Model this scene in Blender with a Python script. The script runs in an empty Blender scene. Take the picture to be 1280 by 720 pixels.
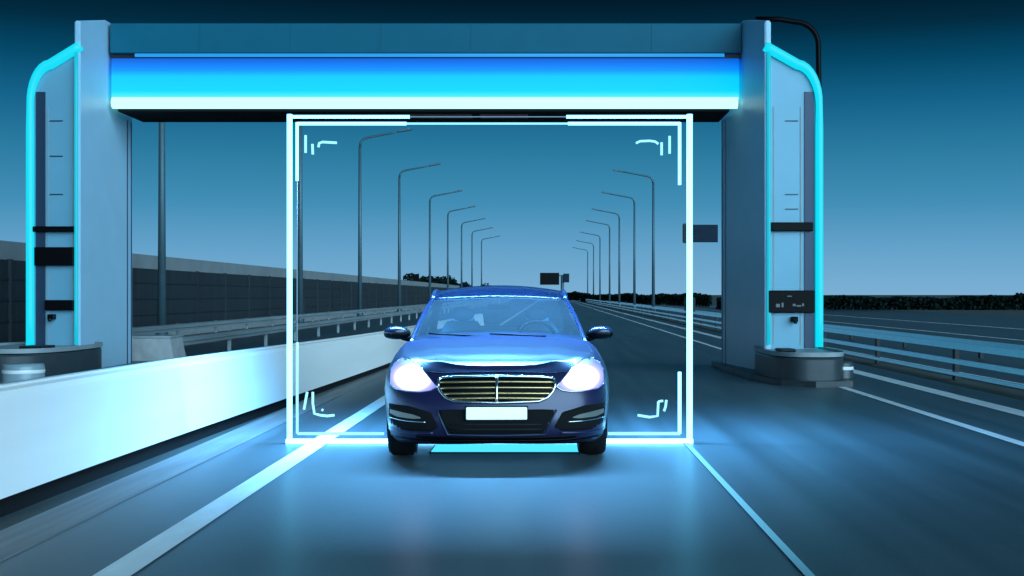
import bpy, bmesh, math, random
from mathutils import Vector, Matrix
random.seed(7)
R = math.radians
sc = bpy.context.scene
C = sc.collection
F = 1600.0; H = 1.41; VX = 685.0; VY = 368.0       # photograph's lens (px), eye height, vanishing point

def at(px, py, d):                                  # photograph pixel at a measured distance -> metres
    return Vector(((px-VX)/F*d, d, H-(py-VY)/F*d))

# ------------------------------------------------------------------ materials
MATS = {}
def principled(name, col, rough=0.5, metal=0.0, spec=0.5, coat=0.0, noise=0.0, nscale=6.0, bump=0.0, bscale=40.0, stretch=(1,1,1), rnoise=0.0):
    m = bpy.data.materials.new(name); m.use_nodes = True
    nt = m.node_tree; b = nt.nodes['Principled BSDF']
    b.inputs['Base Color'].default_value = (*col, 1)
    b.inputs['Roughness'].default_value = rough
    b.inputs['Metallic'].default_value = metal
    b.inputs['Specular IOR Level'].default_value = spec
    b.inputs['Coat Weight'].default_value = coat
    b.inputs['Coat Roughness'].default_value = 0.20
    tc = nt.nodes.new('ShaderNodeTexCoord'); mp = nt.nodes.new('ShaderNodeMapping')
    mp.inputs['Scale'].default_value = stretch
    nt.links.new(tc.outputs['Object'], mp.inputs['Vector'])
    n = nt.nodes.new('ShaderNodeTexNoise'); n.inputs['Scale'].default_value = nscale; n.inputs['Detail'].default_value = 6
    nt.links.new(mp.outputs[0], n.inputs['Vector'])
    if noise:
        r = nt.nodes.new('ShaderNodeMapRange')
        r.inputs['From Min'].default_value = .3; r.inputs['From Max'].default_value = .7
        r.inputs['To Min'].default_value = 1-noise; r.inputs['To Max'].default_value = 1+noise
        nt.links.new(n.outputs['Fac'], r.inputs['Value'])
        mx = nt.nodes.new('ShaderNodeVectorMath'); mx.operation = 'SCALE'
        mx.inputs[0].default_value = col
        nt.links.new(r.outputs[0], mx.inputs['Scale']); nt.links.new(mx.outputs[0], b.inputs['Base Color'])
    if rnoise:
        r = nt.nodes.new('ShaderNodeMapRange')
        r.inputs['From Min'].default_value = .3; r.inputs['From Max'].default_value = .7
        r.inputs['To Min'].default_value = rough-rnoise; r.inputs['To Max'].default_value = rough+rnoise
        nt.links.new(n.outputs['Fac'], r.inputs['Value']); nt.links.new(r.outputs[0], b.inputs['Roughness'])
    if bump:
        n2 = nt.nodes.new('ShaderNodeTexNoise'); n2.inputs['Scale'].default_value = bscale; n2.inputs['Detail'].default_value = 3
        nt.links.new(tc.outputs['Object'], n2.inputs['Vector'])
        bp = nt.nodes.new('ShaderNodeBump'); bp.inputs['Strength'].default_value = bump; bp.inputs['Distance'].default_value = .01
        nt.links.new(n2.outputs['Fac'], bp.inputs['Height']); nt.links.new(bp.outputs[0], b.inputs['Normal'])
    MATS[name] = m
    return m

def emission(name, col, s, base=(0.02,.02,.02)):
    m = bpy.data.materials.new(name); m.use_nodes = True
    b = m.node_tree.nodes['Principled BSDF']
    b.inputs['Base Color'].default_value = (*base, 1)
    b.inputs['Emission Color'].default_value = (*col, 1)
    b.inputs['Emission Strength'].default_value = s
    b.inputs['Roughness'].default_value = .5
    MATS[name] = m
    return m

def asphalt(name, col, rough, rn=.08):
    m = principled(name, col, rough, noise=.30, nscale=1.3, stretch=(2.4,.06,1), rnoise=rn, bump=.35, bscale=60, spec=.28)
    b = m.node_tree.nodes['Principled BSDF']; b.inputs['Coat Weight'].default_value = .35; b.inputs['Coat Roughness'].default_value = .32
    return m

M_asph = asphalt('asphalt', (.062,.094,.112), .54, .06)
M_asph2 = asphalt('asphalt worn', (.055,.06,.065), .5)
M_verge = principled('verge', (.05,.06,.055), .9, noise=.35, nscale=2.2, stretch=(1,.2,1), bump=.5, bscale=20)
M_conc = principled('concrete', (.33,.34,.35), .7, noise=.15, nscale=5, bump=.25, bscale=60)
M_kerb = principled('kerb concrete', (.17,.18,.19), .55, noise=.25, nscale=4, stretch=(3,.15,1), bump=.2, bscale=60)
M_paint = principled('road paint', (.88,.90,.91), .5, noise=.10, nscale=7, stretch=(1,.3,1), bump=.2, bscale=70)
M_white = principled('white barrier paint', (.93,.89,.86), .45, noise=.03, nscale=1.2, stretch=(1,.3,4), bump=.06, bscale=30)
M_clad = principled('pale gantry cladding', (.34,.55,.70), .38, metal=.05, noise=.03, nscale=2)
M_beam = principled('teal beam cladding', (.004,.11,.17), .5, metal=.0, spec=.15, noise=.05, nscale=2)
M_clad2 = principled('pale panel cladding', (.15,.34,.45), .38, metal=.1, noise=.03, nscale=2)
M_dark = principled('dark metal', (.010,.013,.017), .45, metal=.2, spec=.3)
M_black = principled('black', (.002,.002,.003), .4, spec=.08)
M_blackm = principled('matt black', (.006,.006,.007), .9, spec=.2)
M_chan = principled('blue grey channel', (.02,.04,.08), .4, metal=.3)
M_steel = principled('galvanised rail', (.84,.86,.87), .42, metal=.05, noise=.1, nscale=3, stretch=(1,.1,1))
M_rail = principled('polished rail', (.92,.93,.94), .26, metal=.9, noise=.04)
M_steel2 = principled('weathered rail', (.30,.34,.36), .5, metal=.2, noise=.15, nscale=3, stretch=(1,.1,1))
M_post = principled('lamp post steel', (.07,.13,.16), .5, metal=.3, noise=.08)
M_wall = principled('dark sound wall', (.014,.022,.028), .8, noise=.35, nscale=1.5, stretch=(1,2.5,.3), bump=.4, bscale=12)
M_wall2 = principled('pale wall coping', (.22,.24,.25), .75, noise=.12, nscale=1)
M_leaf = principled('hedge leaves', (.008,.017,.014), .95, spec=.02, noise=.4, nscale=3)
M_bark = principled('bark', (.06,.05,.04), .9)
M_sign = principled('sign back', (.010,.022,.04), .6, spec=.1, noise=.15, nscale=2)
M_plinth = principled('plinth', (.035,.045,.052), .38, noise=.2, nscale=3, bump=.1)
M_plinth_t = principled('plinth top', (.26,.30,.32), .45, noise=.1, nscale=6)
M_frame = emission('scan frame light', (.13,.62,1), 6.0)
M_frameb = emission('scan frame bottom light', (.14,.55,1), 16)
M_frame2 = emission('scan frame inner light', (.30,.80,1), 1.45)
M_frame3 = emission('scan frame dim light', (.16,.36,.52), .8)
M_cyan = emission('cyan tube light', (.0,.66,.84), 1.1)
M_cyan2 = emission('cyan tube light thin', (.0,.60,.80), .85)
M_strip = emission('road light strip', (.12,.50,.80), .8)
nt = M_strip.node_tree; b = nt.nodes['Principled BSDF']        # LED strip dimmed towards its near end
tc = nt.nodes.new('ShaderNodeTexCoord'); sp = nt.nodes.new('ShaderNodeSeparateXYZ'); nt.links.new(tc.outputs['Generated'], sp.inputs[0])
mr = nt.nodes.new('ShaderNodeMapRange'); nt.links.new(sp.outputs['Y'], mr.inputs['Value'])
mr.inputs['From Min'].default_value = .45; mr.inputs['To Min'].default_value = .25; mr.inputs['To Max'].default_value = 1.9
nt.links.new(mr.outputs[0], b.inputs['Emission Strength'])
M_under = emission('road_glow', (.06,.66,.95), 1.25)
M_head = emission('headlight', (.66,.72,1), 4)
nt = M_head.node_tree; b = nt.nodes['Principled BSDF']         # reflector lamp: hot core, violet-blue rim
tc = nt.nodes.new('ShaderNodeTexCoord'); mp = nt.nodes.new('ShaderNodeMapping'); mp.inputs['Location'].default_value = (-.5,0,-.42); mp.inputs['Scale'].default_value = (1,0,1)
gd = nt.nodes.new('ShaderNodeTexGradient'); gd.gradient_type = 'SPHERICAL'; mp2 = nt.nodes.new('ShaderNodeVectorMath'); mp2.operation = 'SCALE'; mp2.inputs['Scale'].default_value = 1.85
nt.links.new(tc.outputs['Generated'], mp.inputs['Vector']); nt.links.new(mp.outputs[0], mp2.inputs[0]); nt.links.new(mp2.outputs[0], gd.inputs[0])
cr = nt.nodes.new('ShaderNodeValToRGB'); nt.links.new(gd.outputs['Fac'], cr.inputs[0])
cr.color_ramp.elements[0].color = (.05,.07,.32,1); cr.color_ramp.elements[1].position = .62; cr.color_ramp.elements[1].color = (.80,.82,1,1)
x = cr.color_ramp.elements.new(.22); x.color = (.16,.15,.50,1)
nt.links.new(cr.outputs[0], b.inputs['Emission Color'])
M_fog = emission('fog lamp', (.30,.6,.75), .22)
M_tubew = emission('white tube', (.55,1.0,.98), 1.25)
M_tubeb = emission('blue tube', (.02,.33,.85), 1.0)
M_mark = emission('screen marks', (.12,.22,.3), .5)

# light panel: rows of LEDs running from blue (top) to cyan (bottom)
def led_panel():
    m = bpy.data.materials.new('led panel'); m.use_nodes = True
    nt = m.node_tree; b = nt.nodes['Principled BSDF']
    tc = nt.nodes.new('ShaderNodeTexCoord'); sp = nt.nodes.new('ShaderNodeSeparateXYZ')
    nt.links.new(tc.outputs['Generated'], sp.inputs[0])
    cr = nt.nodes.new('ShaderNodeValToRGB')
    e = cr.color_ramp.elements
    e[0].position = 0; e[0].color = (.30,.95,.95,1)
    e[1].position = 1; e[1].color = (.0,.09,.58,1)
    for p, c in ((.07,(.06,.80,1)),(.2,(.0,.64,1)),(.55,(.0,.56,.96)),(.70,(.0,.28,.95)),(.85,(.0,.17,.82))):
        x = e.new(p); x.color = (*c,1)
    nt.links.new(sp.outputs['Z'], cr.inputs[0])
    nt.links.new(cr.outputs[0], b.inputs['Emission Color'])
    b.inputs['Emission Strength'].default_value = 1.1; b.inputs['Specular IOR Level'].default_value = .05
    b.inputs['Base Color'].default_value = (.02,.03,.04,1)
    return m
M_led = led_panel()

def glass(name, tint, gl=(.8,.9,1), ior=1.5, base=.0, haze=.012):
    m = bpy.data.materials.new(name); m.use_nodes = True
    nt = m.node_tree; nt.nodes.clear()
    o = nt.nodes.new('ShaderNodeOutputMaterial'); mx = nt.nodes.new('ShaderNodeMixShader')
    t = nt.nodes.new('ShaderNodeBsdfTransparent'); t.inputs[0].default_value = (*tint,1)
    g = nt.nodes.new('ShaderNodeBsdfGlossy'); g.inputs['Roughness'].default_value = .02; g.inputs[0].default_value = (*gl,1)
    fr = nt.nodes.new('ShaderNodeLayerWeight'); fr.inputs[0].default_value = .5
    pw = nt.nodes.new('ShaderNodeMath'); pw.operation = 'POWER'; pw.inputs[1].default_value = 4
    nt.links.new(fr.outputs['Facing'], pw.inputs[0])
    ad = nt.nodes.new('ShaderNodeMath'); ad.operation = 'MULTIPLY_ADD'; ad.inputs[1].default_value = .8; ad.inputs[2].default_value = base; ad.use_clamp = True
    nt.links.new(pw.outputs[0], ad.inputs[0]); nt.links.new(ad.outputs[0], mx.inputs[0])
    df = nt.nodes.new('ShaderNodeBsdfDiffuse'); df.inputs[0].default_value = (.55,.62,.68,1)      # pale veil mixed into the glass for a hazy sheen
    m2 = nt.nodes.new('ShaderNodeMixShader'); m2.inputs[0].default_value = haze
    nt.links.new(t.outputs[0], m2.inputs[1]); nt.links.new(df.outputs[0], m2.inputs[2])
    nt.links.new(m2.outputs[0], mx.inputs[1]); nt.links.new(g.outputs[0], mx.inputs[2]); nt.links.new(mx.outputs[0], o.inputs[0])
    return m
M_glass = glass('windscreen glass', (.78,.92,.98), base=.15, haze=.030)
M_tint = glass('tinted side glass', (.28,.40,.48), base=.05)
M_drum = principled('pale drum', (.25,.33,.38), .3)
M_car = principled('deep blue metallic paint', (.016,.016,.068), .32, metal=.25, coat=.45)
M_pill = principled('dark gloss trim', (.008,.012,.035), .25, coat=.4)
M_rubber = principled('rubber', (.006,.006,.007), .8, spec=.2, bump=.2, bscale=30)
M_rim = principled('alloy', (.5,.52,.55), .3, metal=.9)
M_chrome = principled('chrome', (.75,.76,.80), .14, metal=1)
M_gold = principled('warm chrome slat', (.70,.50,.24), .25, metal=.9)
M_seat = principled('seat fabric', (.05,.13,.19), .8)
M_dash = principled('dash', (.10,.22,.30), .7)
M_plate = principled('plate white', (.9,.95,.96), .4)
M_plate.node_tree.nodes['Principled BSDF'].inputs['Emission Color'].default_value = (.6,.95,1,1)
M_plate.node_tree.nodes['Principled BSDF'].inputs['Emission Strength'].default_value = .5   # plate is no lamp; its lit look is put in as a glow
M_headlin = principled('headliner', (.10,.13,.15), .9)

# ------------------------------------------------------------------ object helpers
WL = {}
def link(name, bm, mat, parent=None, smooth=False, origin=None):
    me = bpy.data.meshes.new(name)
    bmesh.ops.recalc_face_normals(bm, faces=bm.faces)
    vs = [v.co for v in bm.verts]
    if origin is None:
        lo = Vector((min(v.x for v in vs), min(v.y for v in vs), min(v.z for v in vs)))
        hi = Vector((max(v.x for v in vs), max(v.y for v in vs), max(v.z for v in vs)))
        origin = (lo+hi)/2
        if parent is None: origin.z = lo.z
    origin = Vector(origin)
    bmesh.ops.translate(bm, verts=bm.verts, vec=-origin)
    for f in bm.faces: f.smooth = smooth
    bm.to_mesh(me); bm.free()
    o = bpy.data.objects.new(name, me); C.objects.link(o)
    for m in (mat if isinstance(mat, (list, tuple)) else [mat]): me.materials.append(m)
    WL[o] = origin
    if parent is not None:
        o.parent = parent; o.location = origin-WL[parent]
    else: o.location = origin
    return o
def tag(o, label, cat, group=None, kind=None):
    if label: o['label'] = label
    if cat: o['category'] = cat
    if group: o['group'] = group
    if kind: o['kind'] = kind
    return o
def thing(name, loc, label, cat, group=None):
    o = bpy.data.objects.new(name, None); C.objects.link(o)
    o.empty_display_size = .2
    o.location = loc; WL[o] = Vector(loc)
    return tag(o, label, cat, group)
def struct(name, bm, mat, smooth=False):
    o = link(name, bm, mat, None, smooth); o['kind'] = 'structure'; return o

def box(bm, x0, x1, y0, y1, z0, z1, bev=0.0):
    r = bmesh.ops.create_cube(bm, size=1)
    vs = r['verts']
    for v in vs:
        v.co = Vector((x0+(v.co.x+.5)*(x1-x0), y0+(v.co.y+.5)*(y1-y0), z0+(v.co.z+.5)*(z1-z0)))
    if bev:
        es = list({e for v in vs for e in v.link_edges})
        bmesh.ops.bevel(bm, geom=es, offset=bev, segments=2, affect='EDGES', profile=.5)
def tube(bm, pts, r, n=10, closed=False, cap=True):
    pts = [Vector(p) for p in pts]
    rs = r if isinstance(r, (list, tuple)) else [r]*len(pts)
    rings = []; N = len(pts); up = None
    for i, p in enumerate(pts):
        a = pts[(i-1) % N] if (closed or i > 0) else p
        b = pts[(i+1) % N] if (closed or i < N-1) else p
        t = (b-a).normalized()
        if up is None:
            up = Vector((0,0,1)) if abs(t.z) < .9 else Vector((0,1,0))
        s = t.cross(up).normalized(); up = s.cross(t).normalized()
        rings.append([bm.verts.new(p + s*math.cos(2*math.pi*k/n)*rs[i] + up*math.sin(2*math.pi*k/n)*rs[i]) for k in range(n)])
    m = N if closed else N-1
    for i in range(m):
        A = rings[i]; B = rings[(i+1) % N]
        for k in range(n): bm.faces.new((A[k], A[(k+1) % n], B[(k+1) % n], B[k]))
    if cap and not closed:
        bm.faces.new(rings[0][::-1]); bm.faces.new(rings[-1])
def prism(bm, poly, axis, a, b):
    # poly in the two other axes, extruded along axis from a to b
    def P(u, v, w):
        return {'x':(w,u,v), 'y':(u,w,v), 'z':(u,v,w)}[axis]
    A = [bm.verts.new(P(u,v,a)) for u, v in poly]; B = [bm.verts.new(P(u,v,b)) for u, v in poly]
    n = len(poly)
    bm.faces.new(A); bm.faces.new(B[::-1])
    for i in range(n): bm.faces.new((A[i], B[i], B[(i+1) % n], A[(i+1) % n]))
def grid(bm, rows, closed=False):
    V = [[bm.verts.new(p) for p in r] for r in rows]
    for i in range(len(V)-1):
        n = len(V[i])
        for j in range(n if closed else n-1):
            try: bm.faces.new((V[i][j], V[i][(j+1) % n], V[i+1][(j+1) % n], V[i+1][j]))
            except ValueError: pass
    return V
def sweep(bm, path, prof):
    # prof: list of (dx, z); path: list of (x, y, zscale)
    rows = [[Vector((x+dx, y, z*s)) for dx, z in prof] for x, y, s in path]
    V = grid(bm, rows, closed=True)
    bm.faces.new(V[0]); bm.faces.new(V[-1][::-1])
def interp(tab, x):
    if x <= tab[0][0]: return tab[0][1]
    for (a, b), (c, d) in zip(tab, tab[1:]):
        if x <= c:
            t = (x-a)/(c-a); t = t*t*(3-2*t)*.5 + t*.5
            return b+(d-b)*t
    return tab[-1][1]
B = bmesh.new

# ------------------------------------------------------------------ ground and roads
def sheet(name, x0, x1, y0, y1, z, m):
    bm = B(); box(bm, x0, x1, y0, y1, z-.05, z); return struct(name, bm, m)
bm = B(); bmesh.ops.create_grid(bm, x_segments=2, y_segments=2, size=3000); struct('ground', bm, M_verge)
bm = B(); box(bm, -3.12, 6.25, -40, 900, -.04, .012); struct('road', bm, M_asph)
bm = B(); box(bm, -12.0, -3.75, -40, 900, -.04, .008); struct('shoulder', bm, M_asph2)
bm = B(); box(bm, 7.0, 30, -40, 900, -.04, .010); struct('opposite_road', bm, M_asph2)
bm = B(); box(bm, -3.22, -2.86, -40, 60, -.04, .020); struct('gutter', bm, M_kerb)
def line(name, x, w, y0, y1, z=.018):
    bm = B(); n = 60
    rows = [[Vector((x-w/2, y0+(y1-y0)*i/n, z)), Vector((x+w/2, y0+(y1-y0)*i/n, z))] for i in range(n+1)]
    grid(bm, rows); return struct(name, bm, M_paint)
line('lane_marking', -2.16, .19, -10, 400)
line('lane_marking', 4.42, .13, -10, 500)
line('lane_marking', 5.55, .27, -10, 500)
line('lane_marking', 7.3, .22, -10, 500, .016)
line('lane_marking', 10.6, .16, 0, 500, .016)
line('lane_marking', 14.4, .16, 0, 500, .016)
line('lane_marking', 19.0, .2, 0, 500, .016)

# hill line at the far left
# ------------------------------------------------------------------ white crash barrier
def bx(d): return interp([(2,-3.52),(8.5,-3.42),(26,-2.98),(40,-2.75),(60,-2.65)], d)
def bs(d): return interp([(2,1.0),(8.5,.985),(26,.84),(60,.72)], d)
cb = thing('crash_barrier', (-3.3,18,0), 'long plain white panel barrier running along the left edge of the road', 'barrier')
bm = B()
path = [(bx(d), d, bs(d)) for d in [2+i*.75 for i in range(70)]]
sweep(bm, path, [(0,.13),(-.015,.30),(-.06,.76),(-.08,.80),(-.12,.815),(-.22,.815),(-.27,.79),(-.32,.36),(-.34,.13)])
link('panel', bm, M_white, cb)
bm = B()
sweep(bm, [(x,y,1) for x,y,s in path], [(-.035,0.0),(-.06,.131),(-.28,.131),(-.30,0.0)])
link('base', bm, M_blackm, cb)  # shade under the panel put in as a black base
bm = B()
sweep(bm, path, [(-.12,.813),(-.13,.832),(-.21,.832),(-.22,.813)])
link('cap_rail', bm, M_white, cb, True)

# ------------------------------------------------------------------ sound wall on the left
sw = thing('sound_wall', (-12.7,70,0), 'long dark panelled sound wall with a pale coping left of the road', 'wall')
bm = B(); y = 10
while y < 330:
    box(bm, -12.78, -12.62, y+.04, y+3.92, .18, 2.22); y += 4
link('panels', bm, M_wall, sw)
bm = B(); y = 10
while y < 330: box(bm, -12.82, -12.56, y-.06, y+.06, .1, 2.24, .01); y += 4
o = link('posts', bm, M_wall, sw); o['kind'] = 'stuff'
bm = B(); box(bm, -12.76, -12.66, 10, 330, 2.22, 2.66); link('coping', bm, M_wall2, sw)
bm = B(); box(bm, -12.95, -12.45, 10, 330, 0, .18, .02); link('foundation', bm, M_conc, sw)
bm = B()
for zz in (.75,1.25,1.75): box(bm, -12.615, -12.60, 10, 330, zz, zz+.03)
link('ribs', bm, M_dark, sw)

# ------------------------------------------------------------------ guard rails
WPROF = [(0,.0),(-.05,.03),(-.05,.09),(0,.13),(0,.17),(-.05,.21),(-.05,.27),(0,.30),(.012,.30),(-.036,.265),(-.036,.215),(.012,.175),(.012,.125),(-.036,.085),(-.036,.035),(.012,.0)]
def guardrail(x, y0, y1, zs, label, flip=1, step=4.0):
    g = thing('guard_rail', (x,(y0+y1)/2,0), label, 'guard rail')
    for z in zs:
        bm = B(); prof = [(dx*flip*(-1), z+dz*.66) for dx, dz in WPROF]
        sweep(bm, [(x, y0+(y1-y0)*i/10, 1) for i in range(11)], prof)
        link('beam', bm, M_steel2, g)
    bm = B(); y = y0+.5; k = 0
    while y < y1 and k < 60:
        b2 = B(); box(b2, x+.08*flip-.04, x+.08*flip+.04, y, y+.10, 0, max(zs)+.2, .008)
        link('post', b2, M_steel2, g); y += step; k += 1
    bm.free()
    return g
guardrail(-7.6, 26.3, 300, [.34], 'low metal guard rail between the white barrier and the dark sound wall', -1)
guardrail(-10.0, 26.3, 300, [.42], 'metal guard rail nearest the foot of the dark sound wall', -1)
def railing(x, y0, y1, rails, label, step=5.0):
    g = thing('guard_rail', (x,(y0+y1)/2,0), label, 'guard rail')
    for z, h, t in rails:
        b2 = B(); prism(b2, [(x-t-.22*h,z-h),(x-t,z),(x+t,z),(x+t,z-h)], 'y', y0, y1); link('beam', b2, M_rail, g)
    y = y0; k = 0
    while y < y1 and k < 55:
        b2 = B(); box(b2, x+.05, x+.13, y, y+.12, 0, rails[0][0]-.02, .008); link('post', b2, M_dark, g); y += step; k += 1
railing(6.62, 6, 260, [(.63,.10,.05),(.36,.07,.04),(.15,.05,.04)], 'three-beam metal guard rail right of the road beside the right gantry pillar')
railing(9.4, 10, 300, [(.40,.09,.05)], 'low single-beam guard rail beyond the three-beam one on the right', 6)
cbk = thing('concrete_block', (-7.95,26,0), 'pale concrete block at the end of the guard rail behind the left pillar', 'block')
bm = B(); prism(bm, [(-8.5,0),(-7.38,0),(-7.46,.3),(-7.5,.54),(-8.42,.54),(-8.46,.3)], 'y', 25.4, 26.25); link('block', bm, M_conc, cbk)
bm = B(); box(bm, -8.44, -7.48, 25.38, 26.28, .54, .585, .012); link('cap', bm, M_plinth_t, cbk)

# ------------------------------------------------------------------ toll gantry
YF = 21.7; YB = 24.55; YM = 23.05
gt = thing('toll_gantry', (-2.1,23,0), 'wide pale gantry spanning the road with a glowing blue light panel and cyan-edged pillars', 'gantry')
def pillar(side, xi, xib, xo):
    # xi inner front x, xib inner back x, xo outer x; side=+1 right, -1 left
    s = side
    bm = B()                                        # leg slab with sloped top, flaring in plan
    A = []; 
    prof = [(YF,0),(YF,6.05),(YM,6.35),(YB,6.35),(YB,0)]
    def xin(y): return xi+(xib-xi)*(y-YF)/(YB-YF)
    ins = [bm.verts.new((xin(y), y, z)) for y, z in prof]
    outs = [bm.verts.new((xi+s*.10, y, z)) for y, z in prof]
    bm.faces.new(ins); bm.faces.new(outs[::-1])
    for i in range(5): bm.faces.new((ins[i], outs[i], outs[(i+1)%5], ins[(i+1)%5]))
    bmesh.ops.bevel(bm, geom=[e for e in bm.edges], offset=.02, segments=2, affect='EDGES')
    p = link('pillar', bm, M_clad, gt)
    # seam trims on the inner side
    bm = B()
    for yy in (YB-.34, YB-.10):
        box(bm, xin(yy)-.012 if s>0 else xin(yy)-.004, xin(yy)+.004 if s>0 else xin(yy)+.012, yy, yy+.03, .1, 4.7)
    link('seam_trim', bm, M_chan, p)
    # front wing with swept rounded top
    w = abs(xo-xi)
    def top(u):  # u 0 inner .. 1 outer
        return 5.55 - .50*u - .0*u
    curve = []
    for i in range(7): u = i/10; curve.append((xi+s*w*u, 5.62-.52*u))
    zc = 5.62-.52*.6
    for i in range(1, 9):
        a = i/8*math.pi/2
        curve.append((xi+s*w*(.6+.4*math.sin(a)), zc-.16*i/8*.4 - .62*(1-math.cos(a))))
    ybk = 23.4
    wp = [(xi+s*.10,0)]+[(max(x,xi+.10) if s>0 else min(x,xi-.10), z) for x,z in curve]+[(xo,0)]
    # remove duplicate
    bm = B(); prism(bm, wp, 'y', YF+.06, ybk); link('wing', bm, M_clad2, p)
    # recessed dark channel beside the outer tube
    bm = B(); box(bm, min(xo-s*.08, xo-s*.24), max(xo-s*.08, xo-s*.24), YF+.035, YF+.065, .5, 4.85); link('channel', bm, M_chan, p)
    # tubes
    path = [(x, YF, z) for x, z in curve]+[(xo, YF, z) for z in (4.2,3,2,1,.52)]
    bm = B(); rs = [.085]*7+[.085-.004*i for i in range(8)]+[.066]*5
    rs = rs[:len(path)]
    tube(bm, path, rs, 10); link('light_tube', bm, M_cyan, p, True)
    bm = B(); tube(bm, [(xi+s*.06, YF-.02, z) for z in (.56,1,2,3,4,5,5.58)], .034, 8); link('light_tube', bm, M_cyan2, p, True)
    # thin blank slots
    bm = B(); xm = (xi+xo)/2
    for z in (4.35,3.1,2.85 if s>0 else 3.75): box(bm, xm-.11, xm+.11, YF+.045, YF+.062, z, z+.018)
    link('slot', bm, M_chan, p)
    # outer frame seam of the service panel
    bm = B()
    for (a,b,c,d) in ((.16,.18,.55,4.6),(.66,.68,.55,4.6)):
        x0, x1 = sorted((xi+s*w*a, xi+s*w*b)); box(bm, x0, x1, YF+.05, YF+.063, c, d)
    link('seam_trim', bm, M_plinth_t, p)
    return p
pr = pillar(1, 3.68, 3.32, 4.60)
pl = pillar(-1, -7.93, -7.97, -8.78)
def screen(p, px0, px1, py0, py1, marks=False, bev=.015, name='screen'):
    a = at(px0, py0, YF); b = at(px1, py1, YF)
    bm = B(); box(bm, a.x, b.x, YF-.06, YF+.07, b.z, a.z, bev); o = link(name, bm, M_black, p)
    if marks:
        bm = B()
        for (u0,u1,v0,v1) in ((.16,.24,.25,.4),(.28,.32,.25,.45),(.52,.58,.3,.4),(.6,.7,.28,.34),(.72,.76,.3,.42),(.4,.5,.72,.76)):
            box(bm, a.x+(b.x-a.x)*u0, a.x+(b.x-a.x)*u1, YF-.064, YF-.06, b.z+(a.z-b.z)*v0, b.z+(a.z-b.z)*v1)
        link('display_marks', bm, M_mark, o)
screen(pr, 963, 1016, 278, 289); screen(pr, 960, 1018, 363, 391, True)
screen(pl, 42, 94, 283, 290); screen(pl, 44, 93, 309, 332); screen(pl, 57, 93, 375, 388)
def cam(p, px, py):
    a = at(px, py, YF); bm = B(); box(bm, a.x-.05, a.x+.05, YF-.09, YF+.07, a.z-.045, a.z+.045, .012)
    o = link('camera', bm, M_black, p)
    bm = B(); tube(bm, [(a.x, YF-.12, a.z-.05),(a.x, YF-.06, a.z-.05)], .03, 12); link('lens', bm, M_dark, o, True)
cam(pr, 993, 399); cam(pl, 65, 396)
# rear fairing of the right pillar
bm = B()
cur = [(3.78,6.42),(4.2,6.42),(4.5,6.37)]+[(4.5+.42*math.sin(a), 5.95+.42*math.cos(a)) for a in [i/8*math.pi/2 for i in range(1,9)]]+[(4.93,5.2)]
tube(bm, [(x,23.3,z) for x,z in cur+[(4.93,4.95),(4.75,4.7),(4.5,4.6)]], .05, 8); link('curved_bracket', bm, M_black, pr, True)
# beam
xl = -7.90; xr = 3.50
bm = B(); box(bm, xl, xr, YM+.02, YB, 5.76, 6.30, .02); bmn = link('beam', bm, M_beam, gt)
for i in range(1, 7):
    x = xl+(xr-xl)*i/7; bm = B(); box(bm, x-.006, x+.006, YM+.014, YM+.03, 5.80, 6.28); link('seam_trim', bm, M_beam, bmn)
bm = B(); box(bm, xl, xr, YM+.10, YM+.5, 5.685, 5.76); link('recess', bm, M_dark, bmn)
bm = B(); tube(bm, [(xl+.45,YM+.05,5.725),(xr-.32,YM+.05,5.725)], .032, 8); link('light_tube', bm, M_tubeb, bmn, True)
bm = B(); box(bm, xl+.02, xr-.05, YM+.04, YM+.6, 4.93, 5.67, .01); lp = link('light_panel', bm, M_led, gt)
bm = B(); tube(bm, [(xl+.04,YM+.06,4.865),(xr-.08,YM+.06,4.865)], .105, 10); link('light_tube', bm, M_tubew, lp, True)
bm = B(); box(bm, xl+.12, xr-.22, YM+.10, YB+.03, 4.715, 4.772, .01); so = link('soffit', bm, M_blackm, gt)
bm = B()
for px0, px1 in ((510,590),(600,660)):
    a = at(px0,140,23.6); b = at(px1,140,23.6); box(bm, a.x, b.x, YM+.4, YM+.8, 4.69, 4.718, .01)
link('sensor_bar', bm, principled('reddish sensor', (.22,.08,.07), .4), so)
# plinths
def round_plinth(cx, hw, y0, y1, h, name, mat, par, pwr=3.2):
    bm = B(); n = 120; cy = (y0+y1)/2; hl = (y1-y0)/2
    def ring(s, z): return [Vector((cx+hw*s*math.copysign(abs(math.cos(a))**(2/pwr), math.cos(a)), cy+hl*s*math.copysign(abs(math.sin(a))**(2/pwr), math.sin(a)), z)) for a in [2*math.pi*k/n for k in range(n)]]
    V = grid(bm, [ring(.985,0), ring(.985,.06), ring(1,.07), ring(1,h-.03), ring(.985,h)], closed=True)
    bm.faces.new(V[-1]); bm.faces.new(V[0][::-1])
    return link(name, bm, mat, par, False)
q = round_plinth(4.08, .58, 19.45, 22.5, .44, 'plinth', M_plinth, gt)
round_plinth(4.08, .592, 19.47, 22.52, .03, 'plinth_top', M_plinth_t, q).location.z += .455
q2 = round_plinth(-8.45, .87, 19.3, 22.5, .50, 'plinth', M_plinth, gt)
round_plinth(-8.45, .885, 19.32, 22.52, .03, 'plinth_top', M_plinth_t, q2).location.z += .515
bm = B(); box(bm, 3.72, 3.98, 20.5, 21.0, .487, .535, .02); link('hatch', bm, M_dark, q)
bm = B(); box(bm, -8.4, -8.0, 20.3, 20.8, .547, .59, .02); link('hatch', bm, M_dark, q2)
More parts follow.
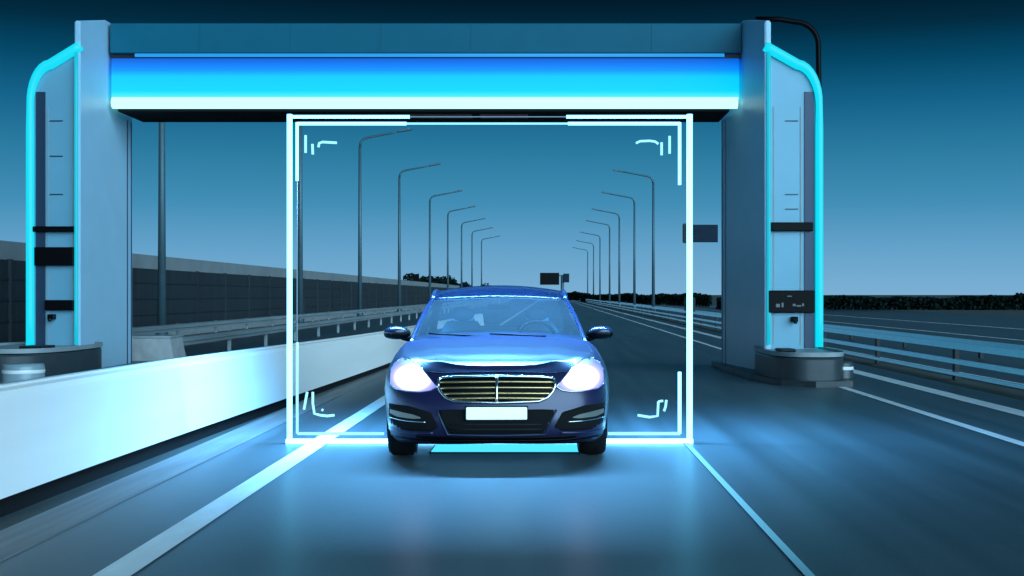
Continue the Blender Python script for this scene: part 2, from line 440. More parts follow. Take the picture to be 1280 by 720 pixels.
for (x0,x1,nm) in ((3.22,4.9,'kerb_island'),(-9.1,-7.6,'kerb_island')):
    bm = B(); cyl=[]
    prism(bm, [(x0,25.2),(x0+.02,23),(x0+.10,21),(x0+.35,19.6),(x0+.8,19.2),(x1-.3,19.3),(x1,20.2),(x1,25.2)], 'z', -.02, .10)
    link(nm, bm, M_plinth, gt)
def drum(x, y, r, h, label, m):
    t = thing('bollard', (x,y,0), label, 'bollard')
    bm = B(); n = 28
    def ring(rr,z): return [Vector((x+rr*math.cos(2*math.pi*k/n), y+rr*math.sin(2*math.pi*k/n), z)) for k in range(n)]
    V = grid(bm, [ring(r*1.08,0),ring(r*1.08,.05),ring(r,.07),ring(r,h-.04),ring(r*.95,h)], closed=True)
    bm.faces.new(V[-1]); bm.faces.new(V[0][::-1]); link('body', bm, m, t, True)
    bm = B(); V = grid(bm, [ring(r*1.012,h-.13),ring(r*1.02,h-.12),ring(r*1.02,h-.09),ring(r*1.012,h-.08)], closed=True); link('band', bm, M_steel, t, True)
drum(-7.62, 18.6, .29, .40, 'pale round drum bollard in front of the left gantry pillar', M_drum)
drum(4.62, 20.1, .17, .36, 'grey round bollard at the outer corner of the right gantry plinth', M_plinth)

# ------------------------------------------------------------------ scanning light frame around the car
D = 12.05
g = at(362,552,D); 
XL = at(362,0,D).x; XR = at(862,0,D).x; ZT_ = at(0,147,D).z; ZB = at(0,552,D).z
sf = thing('scan_frame', ((XL+XR)/2, D, 0), 'tall rectangular frame of white-cyan light tubes standing around the blue car', 'light frame')
def bar(name, a, b, r, m, d=D):
    pa = at(*a, d); pb = at(*b, d); bm = B(); tube(bm, [pa, (pa+pb)/2, pb], r*.78, 10); return link(name, bm, m, sf, True)
bar('outer_post', (362,143), (362,553), .032, M_frame)
bar('outer_post', (862,143), (862,553), .036, M_frame)
bar('outer_bottom', (358,552), (866,552), .034, M_frameb)
bar('outer_top', (362,146), (512,146), .020, M_frame)
bar('outer_top', (708,146), (862,146), .020, M_frame)
bar('outer_top', (512,146), (708,146), .006, M_frame3)
bar('inner_top', (372,154.5), (508,154.5), .019, M_frame)
bar('inner_top', (710,154.5), (850,154.5), .019, M_frame)
bar('inner_top', (508,154.5), (710,154.5), .012, M_frame2)
bar('inner_post', (371.5,153), (371.5,226), .018, M_frame)
bar('inner_post', (849.5,153), (849.5,231), .018, M_frame)
bar('inner_post', (371.5,226), (371.5,430), .007, M_frame3)
bar('inner_post', (371.5,428), (371.5,542), .016, M_frame2)
bar('inner_post', (849.5,465), (849.5,542), .020, M_frame)
bar('inner_bottom', (372,542), (480,542), .017, M_frame2)
bar('inner_bottom', (760,542), (850,542), .019, M_frame2)
al = bpy.data.lights.new('frame_fill_light','AREA'); al.shape = 'RECTANGLE'; al.size = 3.7; al.size_y = .05; al.energy = 820; al.spread = R(125); al.color = (.14,.50,1)
ao = bpy.data.objects.new('frame_fill_light', al); C.objects.link(ao); ao.parent = sf  # unseen lamp added near the top bar to light road and hood
ao.location = Vector(((XL+XR)/2, D+.40, 2.98))-WL[sf]
ao.rotation_euler = (0,0,0)
# small corner ticks
def mark(segs):
    bm = B()
    for pts in segs:
        tube(bm, [at(x,y,D) for x,y in pts], .012, 6)
    link('corner_mark', bm, M_frame2, sf, True)
mark([[(382,169),(382,191)],[(390.5,180),(391,193)],[(398,184),(399,179),(403,177.5),(412,178),(421,178.5)]])
mark([[(837,170),(837,192)],[(827,178),(827,194)],[(795,179),(800,176.5),(812,176),(819,177),(823,180)]])
mark([[(384,490),(382,501),(380,512)],[(391,490),(391,504),(393,517),(400,519),(409,520),(418,519)],[(402,512),(404,513)]])
mark([[(833,500),(832,508),(830,514)],[(823,502),(822,520),(812,521.5),(797,519)],[(823,502),(829,501)]])
# glowing slab added on the road, standing for frame light under the car
gs = thing('glow_strip', (-.45,11.55,0.012), 'added cyan glow standing for frame light on the road under the front of the car', 'light strip')
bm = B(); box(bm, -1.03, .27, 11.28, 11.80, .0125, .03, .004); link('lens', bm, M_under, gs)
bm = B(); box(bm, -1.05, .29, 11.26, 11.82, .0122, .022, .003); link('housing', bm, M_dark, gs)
ls = thing('glow_strip', (1.28,8,0.012), 'pale blue light strip in the road running towards the viewer from the right frame post', 'light strip')
bm = B(); rows = [[Vector((1.28+.0*(12-y)-.03,y,.024)), Vector((1.28+.03,y,.024))] for y in [1+i*.5 for i in range(23)]]
box(bm, 1.272, 1.318, 1, 12.0, .0125, .024, .003); link('lens', bm, M_strip, ls)
bm = B(); box(bm, 1.268, 1.322, 1, 12.02, .0123, .019, .002); link('housing', bm, M_dark, ls)

# ------------------------------------------------------------------ street lamps
def make_lamp(x, y, s, label, h=10.4, arm=2.9):
    t = thing('street_lamp', (x,y,0), label, 'street lamp', 'tall lamp posts lining both sides of the road')
    # s: +1 the arm reaches right, -1 left
    bm = B(); tube(bm, [(x,y,0.4),(x,y,h*.5),(x,y,h-.55)], [.125,.10,.08], 10); link('pole', bm, M_post, t, True)
    bm = B(); tube(bm, [(x,y,h-.55),(x+s*.05,y,h-.28),(x+s*.2,y,h-.08),(x+s*.45,y,h+.02),(x+s*arm*.6,y,h+.26),(x+s*arm*.86,y,h+.4)], [.08,.075,.07,.065,.055,.045], 8); link('arm', bm, M_post, t, True)
    bm = B(); a = x+s*arm*.78; b = x+s*arm*1.02
    prism(bm, [(a,h+.33),(b,h+.45),(b+s*.03,h+.52),(b-s*.1,h+.58),(a,h+.44)], 'y', y-.16, y+.16); link('lamp_head', bm, M_post, t)
    bm = B(); tube(bm, [(x,y,0),(x,y,.42),(x,y,.46)], [.19,.18,.14], 12); link('base', bm, M_post, t, True)
    return t
ordw = ['first','second','third','fourth','fifth','sixth','seventh','eighth','ninth','tenth']
for i, d in enumerate((35.8,55.8,73.5,93,117,138,160,182,208)):
    lab = ('nearest left-hand lamp post, rising just right of the left gantry pillar' if i == 0 else
           'tall lamp post just inside the left upright of the light frame' if i == 1 else
           '%s lamp post from the left gantry pillar in the left-hand row' % ordw[i])
    make_lamp(-10.8, d, 1, lab, 8.3 if i == 0 else 10.4)
for i, (d, xx) in enumerate(((96,7.9),(117,7.9),(140,7.8),(162,7.8),(192,7.8),(222,7.9),(255,7.9))):
    lab = ('nearest right-hand lamp post, standing left of the frame upright' if i == 0 else
           '%s lamp post of the right-hand row counted from the light frame' % ordw[i])
    make_lamp(xx, d, -1, lab, 10.25, 2.95)

# ------------------------------------------------------------------ signs
rs_ = thing('road_sign', (7.9,71,0), 'dark rectangular road sign on a thick post left of the right gantry pillar', 'sign')
bm = B(); tube(bm, [(7.86,71.15,0),(7.86,71.15,5.3)], .17, 10); link('post', bm, M_post, rs_, True)
a = at(853,281,71); b = at(897,303,71)
bm = B(); box(bm, a.x, b.x, 70.85, 70.95, b.z, a.z, .02); link('sign_panel', bm, M_sign, rs_)
bm = B(); box(bm, a.x+.02, a.x+.35, 70.80, 70.85, b.z-.05, a.z+.06, .01); link('bracket', bm, M_dark, rs_)
bm = B(); box(bm, 7.6, 8.15, 70.8, 71.5, 0, 1.25, .03); link('cabinet', bm, M_dark, rs_)
ov = thing('road_sign', (1.9,150,0), 'small dark overhead sign far down the road above the car roof', 'sign')
a = at(675,341,150); b = at(699,356,150)
bm = B(); box(bm, a.x, b.x, 149.9, 150.1, b.z, a.z, .03); link('sign_panel', bm, M_black, ov)
a = at(704,342,150); b = at(711.5,353,150)
bm = B(); box(bm, a.x, b.x, 149.9, 150.1, b.z, a.z, .03); link('sign_panel', bm, M_sign, ov)
a = at(703,352,150); bm = B(); tube(bm, [(a.x,150.2,0),(a.x,150.2,3.6)], .2, 8); link('post', bm, M_post, ov, True)
p0 = at(676,343,150); bm = B(); box(bm, p0.x, at(709,0,150).x, 150.12, 150.3, 3.55, 3.7); link('arm', bm, M_post, ov)
ov2 = thing('road_sign', (-15.3,150,0), 'small dark roadside sign at the far end of the dark wall', 'sign')
a = at(517,344,150); b = at(524,352,150)
bm = B(); box(bm, a.x, b.x, 149.9, 150.1, b.z, a.z, .02); link('sign_panel', bm, M_black, ov2)
bm = B(); tube(bm, [((a.x+b.x)/2,150.15,0),((a.x+b.x)/2,150.15,3.4)], .12, 8); link('post', bm, M_post, ov2, True)

# ------------------------------------------------------------------ foliage
def leaves(bm, n, fn, size):
    for _ in range(n):
        c, k = fn(); s = size*random.uniform(.6,1.4)*k
        q = Vector((random.gauss(0,1),random.gauss(0,1),random.gauss(0,1))).normalized()
        u = q.orthogonal().normalized()*s; v = q.cross(u).normalized()*s*.7
        bm.faces.new([bm.verts.new(c+u*.9), bm.verts.new(c+v), bm.verts.new(c-u*.9), bm.verts.new(c-v)])
def hedge(name, x0, x1, y0, y1, hfun, n, size, label, cat):
    bm = B()
    def fn():
        t = random.random(); x = x0+(x1-x0)*t; y = y0+(y1-y0)*t+random.uniform(-1.5,1.5)
        h = hfun(x)*(.9+.1*math.sin(x*1.7)*math.sin(x*.53+1))
        return Vector((x, y, abs(random.random())**.7*h)), 1
    leaves(bm, n, fn, size)
    o = link(name, bm, M_leaf); return tag(o, label, cat, None, 'stuff')
hedge('hedge', 16, 90, 120, 108, lambda x: 1.25+max(0,(x-35))*.022+.08*math.sin(x*.31), 24000, .2, 'long dark hedge on the right horizon beyond the opposite road', 'hedge')
hedge('hedge', 6, 19, 230, 150, lambda x: 1.5, 3000, .3, 'low dark bushes at the foot of the right-hand lamp posts', 'hedge')
hedge('hedge', 0, 8.5, 320, 300, lambda x: 2.0, 1800, .35, 'far dark bushes right of the car roof on the horizon', 'hedge')
def tree(x, y, h, w, label):
    t = thing('tree', (x,y,0), label, 'tree', 'far trees behind the sound wall')
    bm = B(); tube(bm, [(x,y,0),(x+.05,y,h*.4),(x-.05,y,h*.8)], [.16,.12,.05], 7)
    for k in range(5):
        a = k*1.3; tube(bm, [(x,y,h*(.35+.08*k)),(x+math.cos(a)*w*.35,y+math.sin(a)*w*.35,h*(.6+.08*k))], [.06,.03], 5)
    link('trunk', bm, M_bark, t)
    cl = [(Vector((x+random.uniform(-.5,.5)*w, y+random.uniform(-.5,.5)*w, h*random.uniform(.45,.9))), w*random.uniform(.18,.34)) for _ in range(9)]
    bm = B()
    def fn():
        c, r = random.choice(cl); v = Vector((random.gauss(0,1),random.gauss(0,1),random.gauss(0,.8))).normalized()*r*random.random()**.4
        return c+v, 1
    leaves(bm, 1800, fn, .26); link('crown', bm, M_leaf, t)
for (x,y,h,w,l) in ((-16.6,170,3.7,3.6,'leftmost far dark tree beside the small roadside sign'),
                    (-14.6,175,3.4,3.6,'far dark tree second from the small roadside sign'),
                    (-12.9,185,3.3,3.4,'far dark tree third from the small roadside sign'),
                    (-11.5,200,3.0,3.6,'far dark tree nearest the car roof, rightmost of the four')):
    tree(x,y,h,w,l)

# ------------------------------------------------------------------ the car
CX = -.452; CY = 10.32
car = thing('car', (CX, CY+2.45, 0), 'dark blue saloon car with lit headlights and a wide chrome grille', 'car')
ZTT = [(0,.765),(.12,.80),(.3,.845),(.5,.88),(.8,.91),(1.2,.945),(1.6,.975),(2.5,.98),(3.6,1.0),(4.4,1.0),(4.75,.97),(4.95,.90)]
def ZT(y): return interp(ZTT, y)
Z0 = .20; LF = .95; NF = 3.1; LR = .8
WT = [(0,.87),(.06,.905),(.2,.93),(.45,.95),(.62,.948),(.8,.925),(.93,.88),(1,.81)]
YFt = [(0,.12),(.06,.05),(.15,.02),(.3,0),(.45,.015),(.6,.025),(.8,.06),(.93,.12),(1,.20)]
YRt = [(0,4.80),(.1,4.9),(.4,4.95),(.8,4.90),(1,4.78)]
def ringpts(t, k=1.0, crown=0.0):
    W = interp(WT,t); yf = interp(YFt,t); yr = interp(YRt,t); half = []
    for i in range(21):
        a = i/20*math.pi/2
        half.append((W*math.sin(a)**(2/NF), yf+LF*(1-math.cos(a)**(2/NF) if i<20 else 1)))
    for i in range(1,24): half.append((W, yf+LF+(yr-LR-yf-LF)*i/24))
    for i in range(14):
        a = i/13*math.pi/2
        half.append((W*(math.cos(a)**(2/NF) if i<13 else 0), yr-LR*(1-(math.sin(a)**(2/NF) if i else 0))))
    pts = []
    for x, y in half:
        z = Z0+(ZT(y)-Z0)*t
        if crown:
            z += crown*(1-k*k*(x/W)**2 )*min(1,max(0,(y-.15)/.55)) if W else 0
        pts.append((x*k, y, z))
    full = pts + [(-x,y,z) for x,y,z in pts[-2:0:-1]]
    return [Vector((CX+x, CY+y, z)) for x,y,z in full]
def FY(x, z):                                       # depth of the nose at (x,z), in car coordinates
    y = .3
    for _ in range(12):
        t = min(1,max(0,(z-Z0)/(ZT(y)-Z0))); W = interp(WT,t); yf = interp(YFt,t)
        u = min(.999, abs(x)/W)
        y = .5*y+.5*(yf+LF*(1-(1-u**NF)**(1/NF)))
    return y
bm = B()
rows = [ringpts(0,0.0)]+[ringpts(0,k) for k in (.5,.9)]
rows += [ringpts(t) for t in (0,.03,.08,.15,.22,.3,.4,.5,.6,.7,.78,.86,.92,.96,1)]
rows += [ringpts(1,k,.055) for k in (.96,.9,.8,.65,.5,.35,.2,.1,0)]
# keep shoulder continuous: crown starts from zero at k=1
V = grid(bm, rows, closed=True)
bmesh.ops.remove_doubles(bm, verts=bm.verts, dist=.0008)
# hood power creases
for v in bm.verts:
    x = abs(v.co.x-CX); y = v.co.y-CY
    if v.co.z > .8 and .1 < y < 1.55:
        v.co.z += .014*math.exp(-((x-.42-.12*y)/.07)**2)
for v in bm.verts:
    y = v.co.y-CY; x = abs(v.co.x-CX)
    if y < 1.1 and v.co.z < .5:
        v.co.z -= .035*(x/.9)**2*(1-max(0,v.co.z-Z0)/.3)*min(1,(1.1-y)/.4)
body = link('body', bm, M_car, car, True)
# wheel arches
AX = (.86, 3.95)
cut = B()
for ay in AX:
    for s in (-1,1):
        m = Matrix.Translation((CX+s*.86, CY+ay, .335)) @ Matrix.Rotation(R(90),4,'Y')
        bmesh.ops.create_cone(cut, cap_ends=True, segments=40, radius1=.375, radius2=.375, depth=.50, matrix=m)
cme = bpy.data.meshes.new('arch_cutter'); cut.to_mesh(cme); cut.free()
co = bpy.data.objects.new('arch_cutter', cme); C.objects.link(co)
md = body.modifiers.new('arch','BOOLEAN'); md.object = co; md.operation = 'DIFFERENCE'; md.solver = 'EXACT'
bpy.context.view_layer.update()
dg = bpy.context.evaluated_depsgraph_get()
nme = bpy.data.meshes.new_from_object(body.evaluated_get(dg))
body.modifiers.clear(); body.data = nme; nme.name = 'body'
bpy.data.objects.remove(co)
for p in nme.polygons: p.use_smooth = True
if not nme.materials: nme.materials.append(M_car)

def patch(name, mat, lo, hi, off=.006, thick=.03, nx=26, nz=6, par=None, smooth=True, mirror=1):
    """panel that follows the nose between the curves lo(x) and hi(x); lists of (x,z)"""
    x0, x1 = lo[0][0], lo[-1][0]
    bm = B()
    def li(tab, x):
        for (a,b),(c,d) in zip(tab,tab[1:]):
            if x <= c+1e-9: return b+(d-b)*(x-a)/(c-a)
        return tab[-1][1]
    fr = []; bk = []
    for i in range(nx+1):
        x = x0+(x1-x0)*i/nx; za, zb = li(lo,x), li(hi,x)
        col = []; colb = []
        for j in range(nz+1):
            z = za+(zb-za)*j/nz; y = FY(x,z)
            col.append(Vector((CX+x*mirror, CY+y-off, z))); colb.append(Vector((CX+x*mirror, CY+y-off+thick, z)))
        fr.append(col); bk.append(colb)
    A = grid(bm, fr); Bk = grid(bm, bk)
    def side(a, b):
        for k in range(len(a)-1):
            try: bm.faces.new((a[k],a[k+1],b[k+1],b[k]))
            except ValueError: pass
    side(A[0],Bk[0]); side(A[-1],Bk[-1]); side([c[0] for c in A],[c[0] for c in Bk]); side([c[-1] for c in A],[c[-1] for c in Bk])
    return link(name, bm, mat, par or car, smooth)
def rib(name, mat, pts, r, par=None, off=.0, n=8, closed=False, sub=6):
    P = []
    m = len(pts)
    for i in range(m if closed else m-1):
        (a,b),(c,d) = pts[i], pts[(i+1)%m]
        for k in range(sub):
            P.append((a+(c-a)*k/sub, b+(d-b)*k/sub))
    if not closed: P.append(pts[-1])
    bm = B(); tube(bm, [Vector((CX+x, CY+FY(x,z)-off, z)) for x,z in P], r, n, closed)
    return link(name, bm, mat, par or car, True)

# grille
def gtop(x): return .742-.10*abs(x)**2.2
lo = [(-.46,.665),(-.44,.62),(-.40,.575),(-.33,.545),(0,.535),(.33,.545),(.40,.575),(.44,.62),(.46,.665)]
hi = [(-.46,.715),(-.44,.727),(-.40,.733),(-.33,.738),(0,.746),(.33,.738),(.40,.733),(.44,.727),(.46,.715)]
gr = patch('grille', M_black, lo, hi, .008, .05, 40)
rib('grille_frame', M_chrome, lo+hi[::-1], .012, gr, .014, 8, True)
for z, hw in ((.700,.445),(.655,.445),(.61,.425),(.572,.39)):
    rib('slat', M_gold, [(-hw,z-.004),(-hw*.5,z),(0,z+.002),(hw*.5,z),(hw,z-.004)], .0095, gr, .016)
rib('slat', M_chrome, [(0,.542),(0,.745)], .013, gr, .024)
# number plate, blank
bm = B(); box(bm, CX-.238, CX+.238, CY-.035, CY-.012, .402, .503, .008); pt = link('number_plate', bm, M_plate, car)
bm = B(); box(bm, CX-.246, CX+.246, CY-.024, CY+.01, .394, .511, .006); link('plate_frame', bm, M_black, pt)
# lower intake, side intakes
ci = patch('lower_intake', M_blackm, [(-.45,.45),(-.37,.285),(.37,.285),(.45,.45)], [(-.45,.475),(-.37,.48),(.37,.48),(.45,.475)], .005, .03, 30)
rib('trim', M_chan, [(-.47,.475),(-.385,.275),(0,.268),(.385,.275),(.47,.475)], .008, ci, .006)
for zz in (.32,.36): rib('grille_bar', M_dark, [(-.36,zz),(.36,zz)], .006, ci, .008)
for s in (-1,1):
    lo2 = [(.46,.33),(.52,.30),(.70,.295),(.875,.30)]; hi2 = [(.46,.345),(.52,.455),(.70,.50),(.875,.505)]
    si = patch('side_intake', M_blackm, lo2, hi2, .006, .03, 22, mirror=s)
    fo = patch('fog_light', M_fog, [(.60,.405),(.66,.398),(.80,.405),(.865,.425)], [(.60,.412),(.66,.432),(.80,.452),(.865,.458)], .014, .03, 14, mirror=s, par=si)
    rib('chrome_strip', M_chrome, [(s*.56,.375),(s*.70,.377),(s*.87,.39)], .006, si, .012)
    rib('trim', M_car, [(s*.50,.285),(s*.70,.277),(s*.88,.285)], .011, si, .004)
    # headlight
    lo3 = [(.475,.655),(.52,.628),(.60,.615),(.72,.618),(.82,.632),(.872,.665)]
    hi3 = [(.475,.665),(.52,.715),(.60,.800),(.70,.868),(.78,.875),(.85,.83),(.872,.78)]
    hl = patch('headlight', M_head, lo3, hi3, .010, .03, 26, 8, mirror=s)
    rib('headlight_rim', M_chrome, [(s*x,z) for x,z in lo3]+[(s*x,z) for x,z in hi3[::-1]], .005, hl, .008, 6, True, 4)
    # mirror
    mx = CX+s*.935
    bm = B(); bmesh.ops.create_uvsphere(bm, u_segments=20, v_segments=12, radius=1, matrix=Matrix.Translation((mx,CY+1.88,1.035)) @ Matrix.Diagonal((.125,.075,.070,1)))
    for v in bm.verts:
        if v.co.z < 1.0: v.co.z = 1.0+(v.co.z-1.0)*.5
    mi = link('wing_mirror', bm, M_black, car, True)
    bm = B(); bmesh.ops.create_uvsphere(bm, u_segments=16, v_segments=8, radius=1, matrix=Matrix.Translation((mx+s*.01,CY+1.872,1.055)) @ Matrix.Diagonal((.112,.070,.056,1)))
    link('mirror_cap', bm, M_pill, mi, True)
    bm = B(); tube(bm, [(CX+s*.80,CY+1.86,.985),(CX+s*.88,CY+1.88,.995),(mx-s*.03,CY+1.88,1.01)], [.03,.022,.025], 8); link('mirror_arm', bm, M_black, mi, True)
# bumper lip and valance, hood shut line, hood ornament-free edge
patch('valance', M_black, [(-.87,.165),(-.5,.185),(0,.195),(.5,.185),(.87,.165)], [(-.87,.262),(-.5,.258),(0,.255),(.5,.258),(.87,.262)], .010, .04, 36)
rib('bumper_lip', M_black, [(-.86,.235),(-.5,.225),(0,.222),(.5,.225),(.86,.235)], .016, None, .004)
rib('hood_seam', M_black, [(-.55,.775),(-.44,.765),(-.2,.772),(0,.775),(.2,.772),(.44,.765),(.55,.775)], .0045, None, .0)

# greenhouse
def G(x,y,z): return Vector((CX+x, CY+y, z))
def wind(u, v):      # windscreen: v 0 cowl .. 1 header
    hw = .785-.135*v; y = 1.55+.95*v+ .17*abs(u)**2*(1-.3*v); z = .985+.372*v+.03*math.sin(v*math.pi)+.028*(1-u*u)*v
    return G(u*hw, y, z)
bm = B(); grid(bm, [[wind(-1+2*i/24, j/10) for i in range(25)] for j in range(11)]); ws = link('windscreen', bm, M_glass, car, True)
def rear(u, v):
    hw = .75-.115*v; return G(u*hw, 4.38-.75*v-.1*u*u, 1.01+.345*v+.03*math.sin(v*math.pi)+.02*(1-u*u)*v)
bm = B(); grid(bm, [[rear(-1+2*i/16, j/8) for i in range(17)] for j in range(9)]); link('rear_window', bm, M_glass, car, True)
bm = B(); rows = []
for j in range(17):
    v = j/16; row = []
    for i in range(25):
        u = -1+2*i/24
        a = wind(u,1); b = rear(u,1)
        p = a.lerp(b, v); p.z += .125*math.sin(v*math.pi)**.8*(1-.3*u*u)
        row.append(p)
    rows.append(row)
V = grid(bm, rows)
ret = bmesh.ops.solidify(bm, geom=bm.faces[:], thickness=.03)
link('roof', bm, M_pill, car, True)
bm = B()
for s in (-1,1):
    tube(bm, [wind(s,v/8)+Vector((0,0,-.0)) for v in range(-1,9)], .022, 8)
    tube(bm, [rear(s,v/8) for v in range(9)], .045, 8)
    tube(bm, [wind(s,1).lerp(rear(s,1),k/8)+Vector((0,0,.085*math.sin(k/8*math.pi)**.8)) for k in range(9)], .026, 8)
    m0 = G(s*.79,3.0,.98); m1 = wind(s,1).lerp(rear(s,1),.42); tube(bm, [m0, m1+Vector((0,0,.03))], .035, 6)
tube(bm, [wind(-1+2*i/16,1) for i in range(17)], .018, 6)
link('pillars', bm, M_pill, car, True)
for s in (-1,1):
    bm = B(); rows = []
    for k in range(13):
        t = k/12; y = 1.75+2.5*t
        lowp = G(s*(.785-.02*t), y, .985)
        topy = wind(s,1).lerp(rear(s,1),0)
        tt = min(1,max(0,(y-2.55)/.98))
        if y < 2.55: tp = wind(s,(y-1.75)/.8*.97+.02)
        elif y < 3.55: tp = wind(s,1).lerp(rear(s,1),(y-2.55)/1.0*.98); tp.z += .085*math.sin(tt*math.pi)**.8
        else: tp = rear(s, max(.02,1-(y-3.55)/.72))
        rows.append([lowp, lowp.lerp(tp,.5)+Vector((s*.02,0,0)), tp])
    grid(bm, rows); link('side_window', bm, M_tint, car, True)
# cowl and wipers
bm = B(); rows = [[wind(-1+2*i/16,0)+Vector((0,-.10,-.025)) for i in range(17)],[wind(-1+2*i/16,.0)+Vector((0,.02,.004)) for i in range(17)]]
grid(bm, rows); link('cowl', bm, M_black, car)
for (u0,u1) in ((-.15,-.82),(.55,-.10)):
    bm = B(); tube(bm, [wind(u0+(u1-u0)*k/8, .03+.05*k/8)+Vector((0,-.02,.02)) for k in range(9)], .009, 6); link('wiper', bm, M_black, car, True)
# interior
bm = B(); box(bm, CX-.74, CX+.74, CY+1.85, CY+2.35, .78, .985, .05); dsh = link('dashboard', bm, M_dash, car, True)
bm = B(); tube(bm, [G(.36+.18*math.cos(a), 2.42+.06*math.sin(a), .97+.17*math.sin(a)) for a in [2*math.pi*k/24 for k in range(24)]], .016, 6, True)
tube(bm, [G(.20,2.42,.965),G(.52,2.42,.965)], .02, 6); link('steering_wheel', bm, M_black, dsh, True)
def seat(x, y, w=.25, z=.55):
    bm = B(); box(bm, CX+x-w, CX+x+w, CY+y-.45, CY+y+.05, z-.12, z+.02, .05); link('seat_base', bm, M_seat, car, True)
    bm = B()
    rows = []
    for (zz,ww,dd,yy) in ((z,.9,.09,0),(z+.25,1,.1,.07),(z+.45,.95,.09,.13),(z+.58,.62,.07,.17)):
        rows.append([G(x+w*ww*math.copysign(abs(math.cos(a))**.5,math.cos(a)), y+yy+dd*math.copysign(abs(math.sin(a))**.6,math.sin(a)), zz) for a in [2*math.pi*k/20 for k in range(20)]])
    V = grid(bm, rows, closed=True); bm.faces.new(V[-1]); bm.faces.new(V[0]); sb = link('seat_back', bm, M_seat, car, True)
    bm = B(); bmesh.ops.create_uvsphere(bm, u_segments=16, v_segments=10, radius=1, matrix=Matrix.Translation(G(x,y+.18,z+.655)) @ Matrix.Diagonal((.125,.06,.075,1)))
    link('headrest', bm, M_seat, sb, True)
for x in (-.38,.38): seat(x, 2.95)
bm = B(); box(bm, CX-.62, CX+.62, CY+3.75, CY+3.95, .45, 1.06, .06); link('rear_bench', bm, M_seat, car, True)
bm = B()
for x in (-.4,.4): bmesh.ops.create_uvsphere(bm, u_segments=14, v_segments=8, radius=1, matrix=Matrix.Translation(G(x,3.85,1.12)) @ Matrix.Diagonal((.13,.05,.08,1)))
link('rear_headrests', bm, M_seat, car, True)
bm = B(); box(bm, CX-.11, CX+.11, CY+2.42, CY+2.45, 1.26, 1.32, .012); tube(bm, [G(0,2.44,1.31),G(0,2.52,1.39)], .008, 6); link('rear_view_mirror', bm, M_black, car)
# wheels
for ay in AX:
    for s in (-1,1):
        wx = CX+s*.795; wy = CY+ay; r0 = .325
        bm = B(); rows = []
        for a in range(40):
            th = 2*math.pi*a/40; row = []
            for (dx, rr) in ((-.11,.215),(-.118,.26),(-.112,.30),(-.085,.322),(-.03,.325),(.03,.325),(.085,.322),(.112,.30),(.118,.26),(.11,.215)):
                row.append(Vector((wx+dx, wy+rr*math.cos(th), r0+.012+rr*math.sin(th))))
            rows.append(row)
        rows.append([v.copy() for v in rows[0]])
        grid(bm, rows); bmesh.ops.remove_doubles(bm, verts=bm.verts, dist=.0005)
        wh = thing('wheel', (wx,wy,r0+.012), None, None); wh.parent = car; wh.location = Vector((wx,wy,r0+.012))-WL[car]
        link('tyre', bm, M_rubber, wh, True)
        bm = B(); bmesh.ops.create_cone(bm, cap_ends=True, segments=30, radius1=.07, radius2=.05, depth=.05, matrix=Matrix.Translation((wx+s*.07,wy,r0+.012)) @ Matrix.Rotation(R(90)*s,4,'Y'))
        for k in range(10):
            a = 2*math.pi*k/10; tube(bm, [(wx+s*.075,wy+.04*math.cos(a),r0+.012+.04*math.sin(a)),(wx+s*.085,wy+.205*math.cos(a),r0+.012+.205*math.sin(a))], .018, 6)
        tube(bm, [(wx+s*.085,wy+.21*math.cos(2*math.pi*k/30),r0+.012+.21*math.sin(2*math.pi*k/30)) for k in range(30)], .014, 6, True)
        bmesh.ops.create_cone(bm, cap_ends=True, segments=30, radius1=.215, radius2=.215, depth=.02, matrix=Matrix.Translation((wx-s*.02,wy,r0+.012)) @ Matrix.Rotation(R(90),4,'Y'))
        link('rim', bm, M_rim, wh)

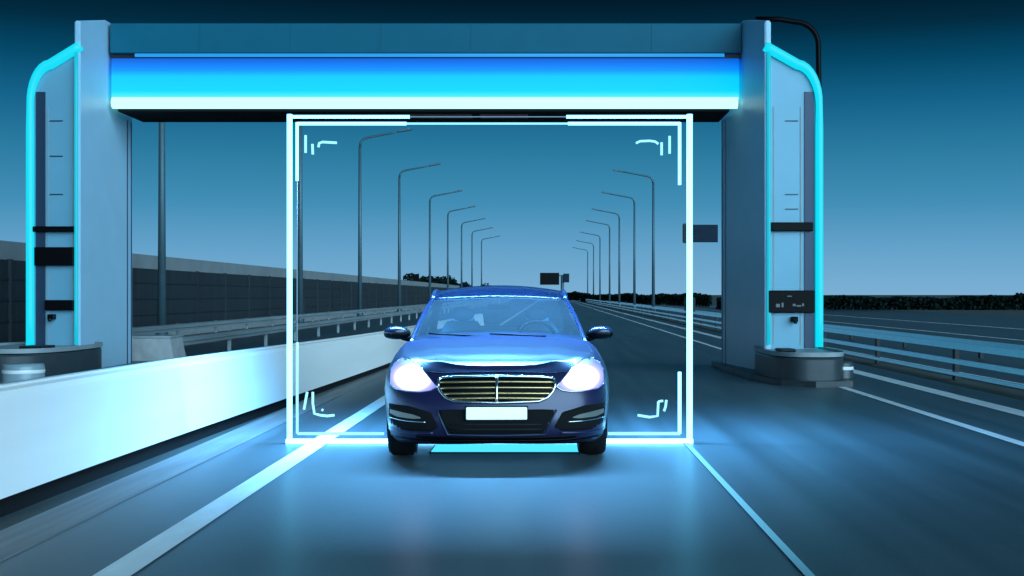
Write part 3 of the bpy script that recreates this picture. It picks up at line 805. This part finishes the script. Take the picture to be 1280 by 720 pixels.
car.rotation_euler.z = R(1.7); car.location.x = CX-.035; car.scale.x = 1.03
# ------------------------------------------------------------------ sky, light, camera
w = bpy.data.worlds.new('World'); sc.world = w; w.use_nodes = True
nt = w.node_tree; bg = nt.nodes['Background']
tc = nt.nodes.new('ShaderNodeTexCoord'); sp = nt.nodes.new('ShaderNodeSeparateXYZ'); nt.links.new(tc.outputs['Generated'], sp.inputs[0])
cr = nt.nodes.new('ShaderNodeValToRGB'); e = cr.color_ramp.elements
def lin(c): return tuple(((v/255)/12.92 if v/255 <= .04045 else ((v/255+.055)/1.055)**2.4) for v in c)
stops = [(0.0,(124,176,212)),(.035,(100,162,202)),(.07,(66,142,182)),(.11,(42,122,160)),(.145,(20,98,138)),(.175,(4,72,104)),(.20,(2,44,66)),(.228,(1,22,36)),(.30,(2,26,42)),(.45,(10,56,82)),(1.0,(26,78,108))]
e[0].position = 0; e[0].color = (*lin(stops[0][1]),1)
e[1].position = 1; e[1].color = (*lin(stops[-1][1]),1)
for p, c in stops[1:-1]:
    x = e.new(p); x.color = (*lin(c),1)
nt.links.new(sp.outputs['Z'], cr.inputs[0]); nt.links.new(cr.outputs[0], bg.inputs[0]); bg.inputs[1].default_value = 1.0
sl = bpy.data.lights.new('dusk_light','SUN'); sl.energy = 8.0; sl.angle = R(75); sl.color = (.46,.79,1)
so_ = bpy.data.objects.new('dusk_light', sl); C.objects.link(so_)
so_.rotation_euler = (Vector((-.54,.75,-.0)).normalized()).to_track_quat('-Z','Y').to_euler(); so_.location = (10,-10,20)

cd = bpy.data.cameras.new('camera'); cam_o = bpy.data.objects.new('camera', cd); C.objects.link(cam_o)
cam_o.location = (0,0,H); cam_o.rotation_euler = (R(90),0,0)
cd.sensor_width = 36; cd.lens = 36*F/1280
cd.shift_x = -(VX-640)/1280; cd.shift_y = (VY-360)/1280
cd.clip_end = 6000; cd.clip_start = .05
sc.camera = cam_o
sc.view_settings.view_transform = 'Standard'; sc.view_settings.look = 'None'
sc.view_settings.exposure = 0; sc.view_settings.gamma = 1
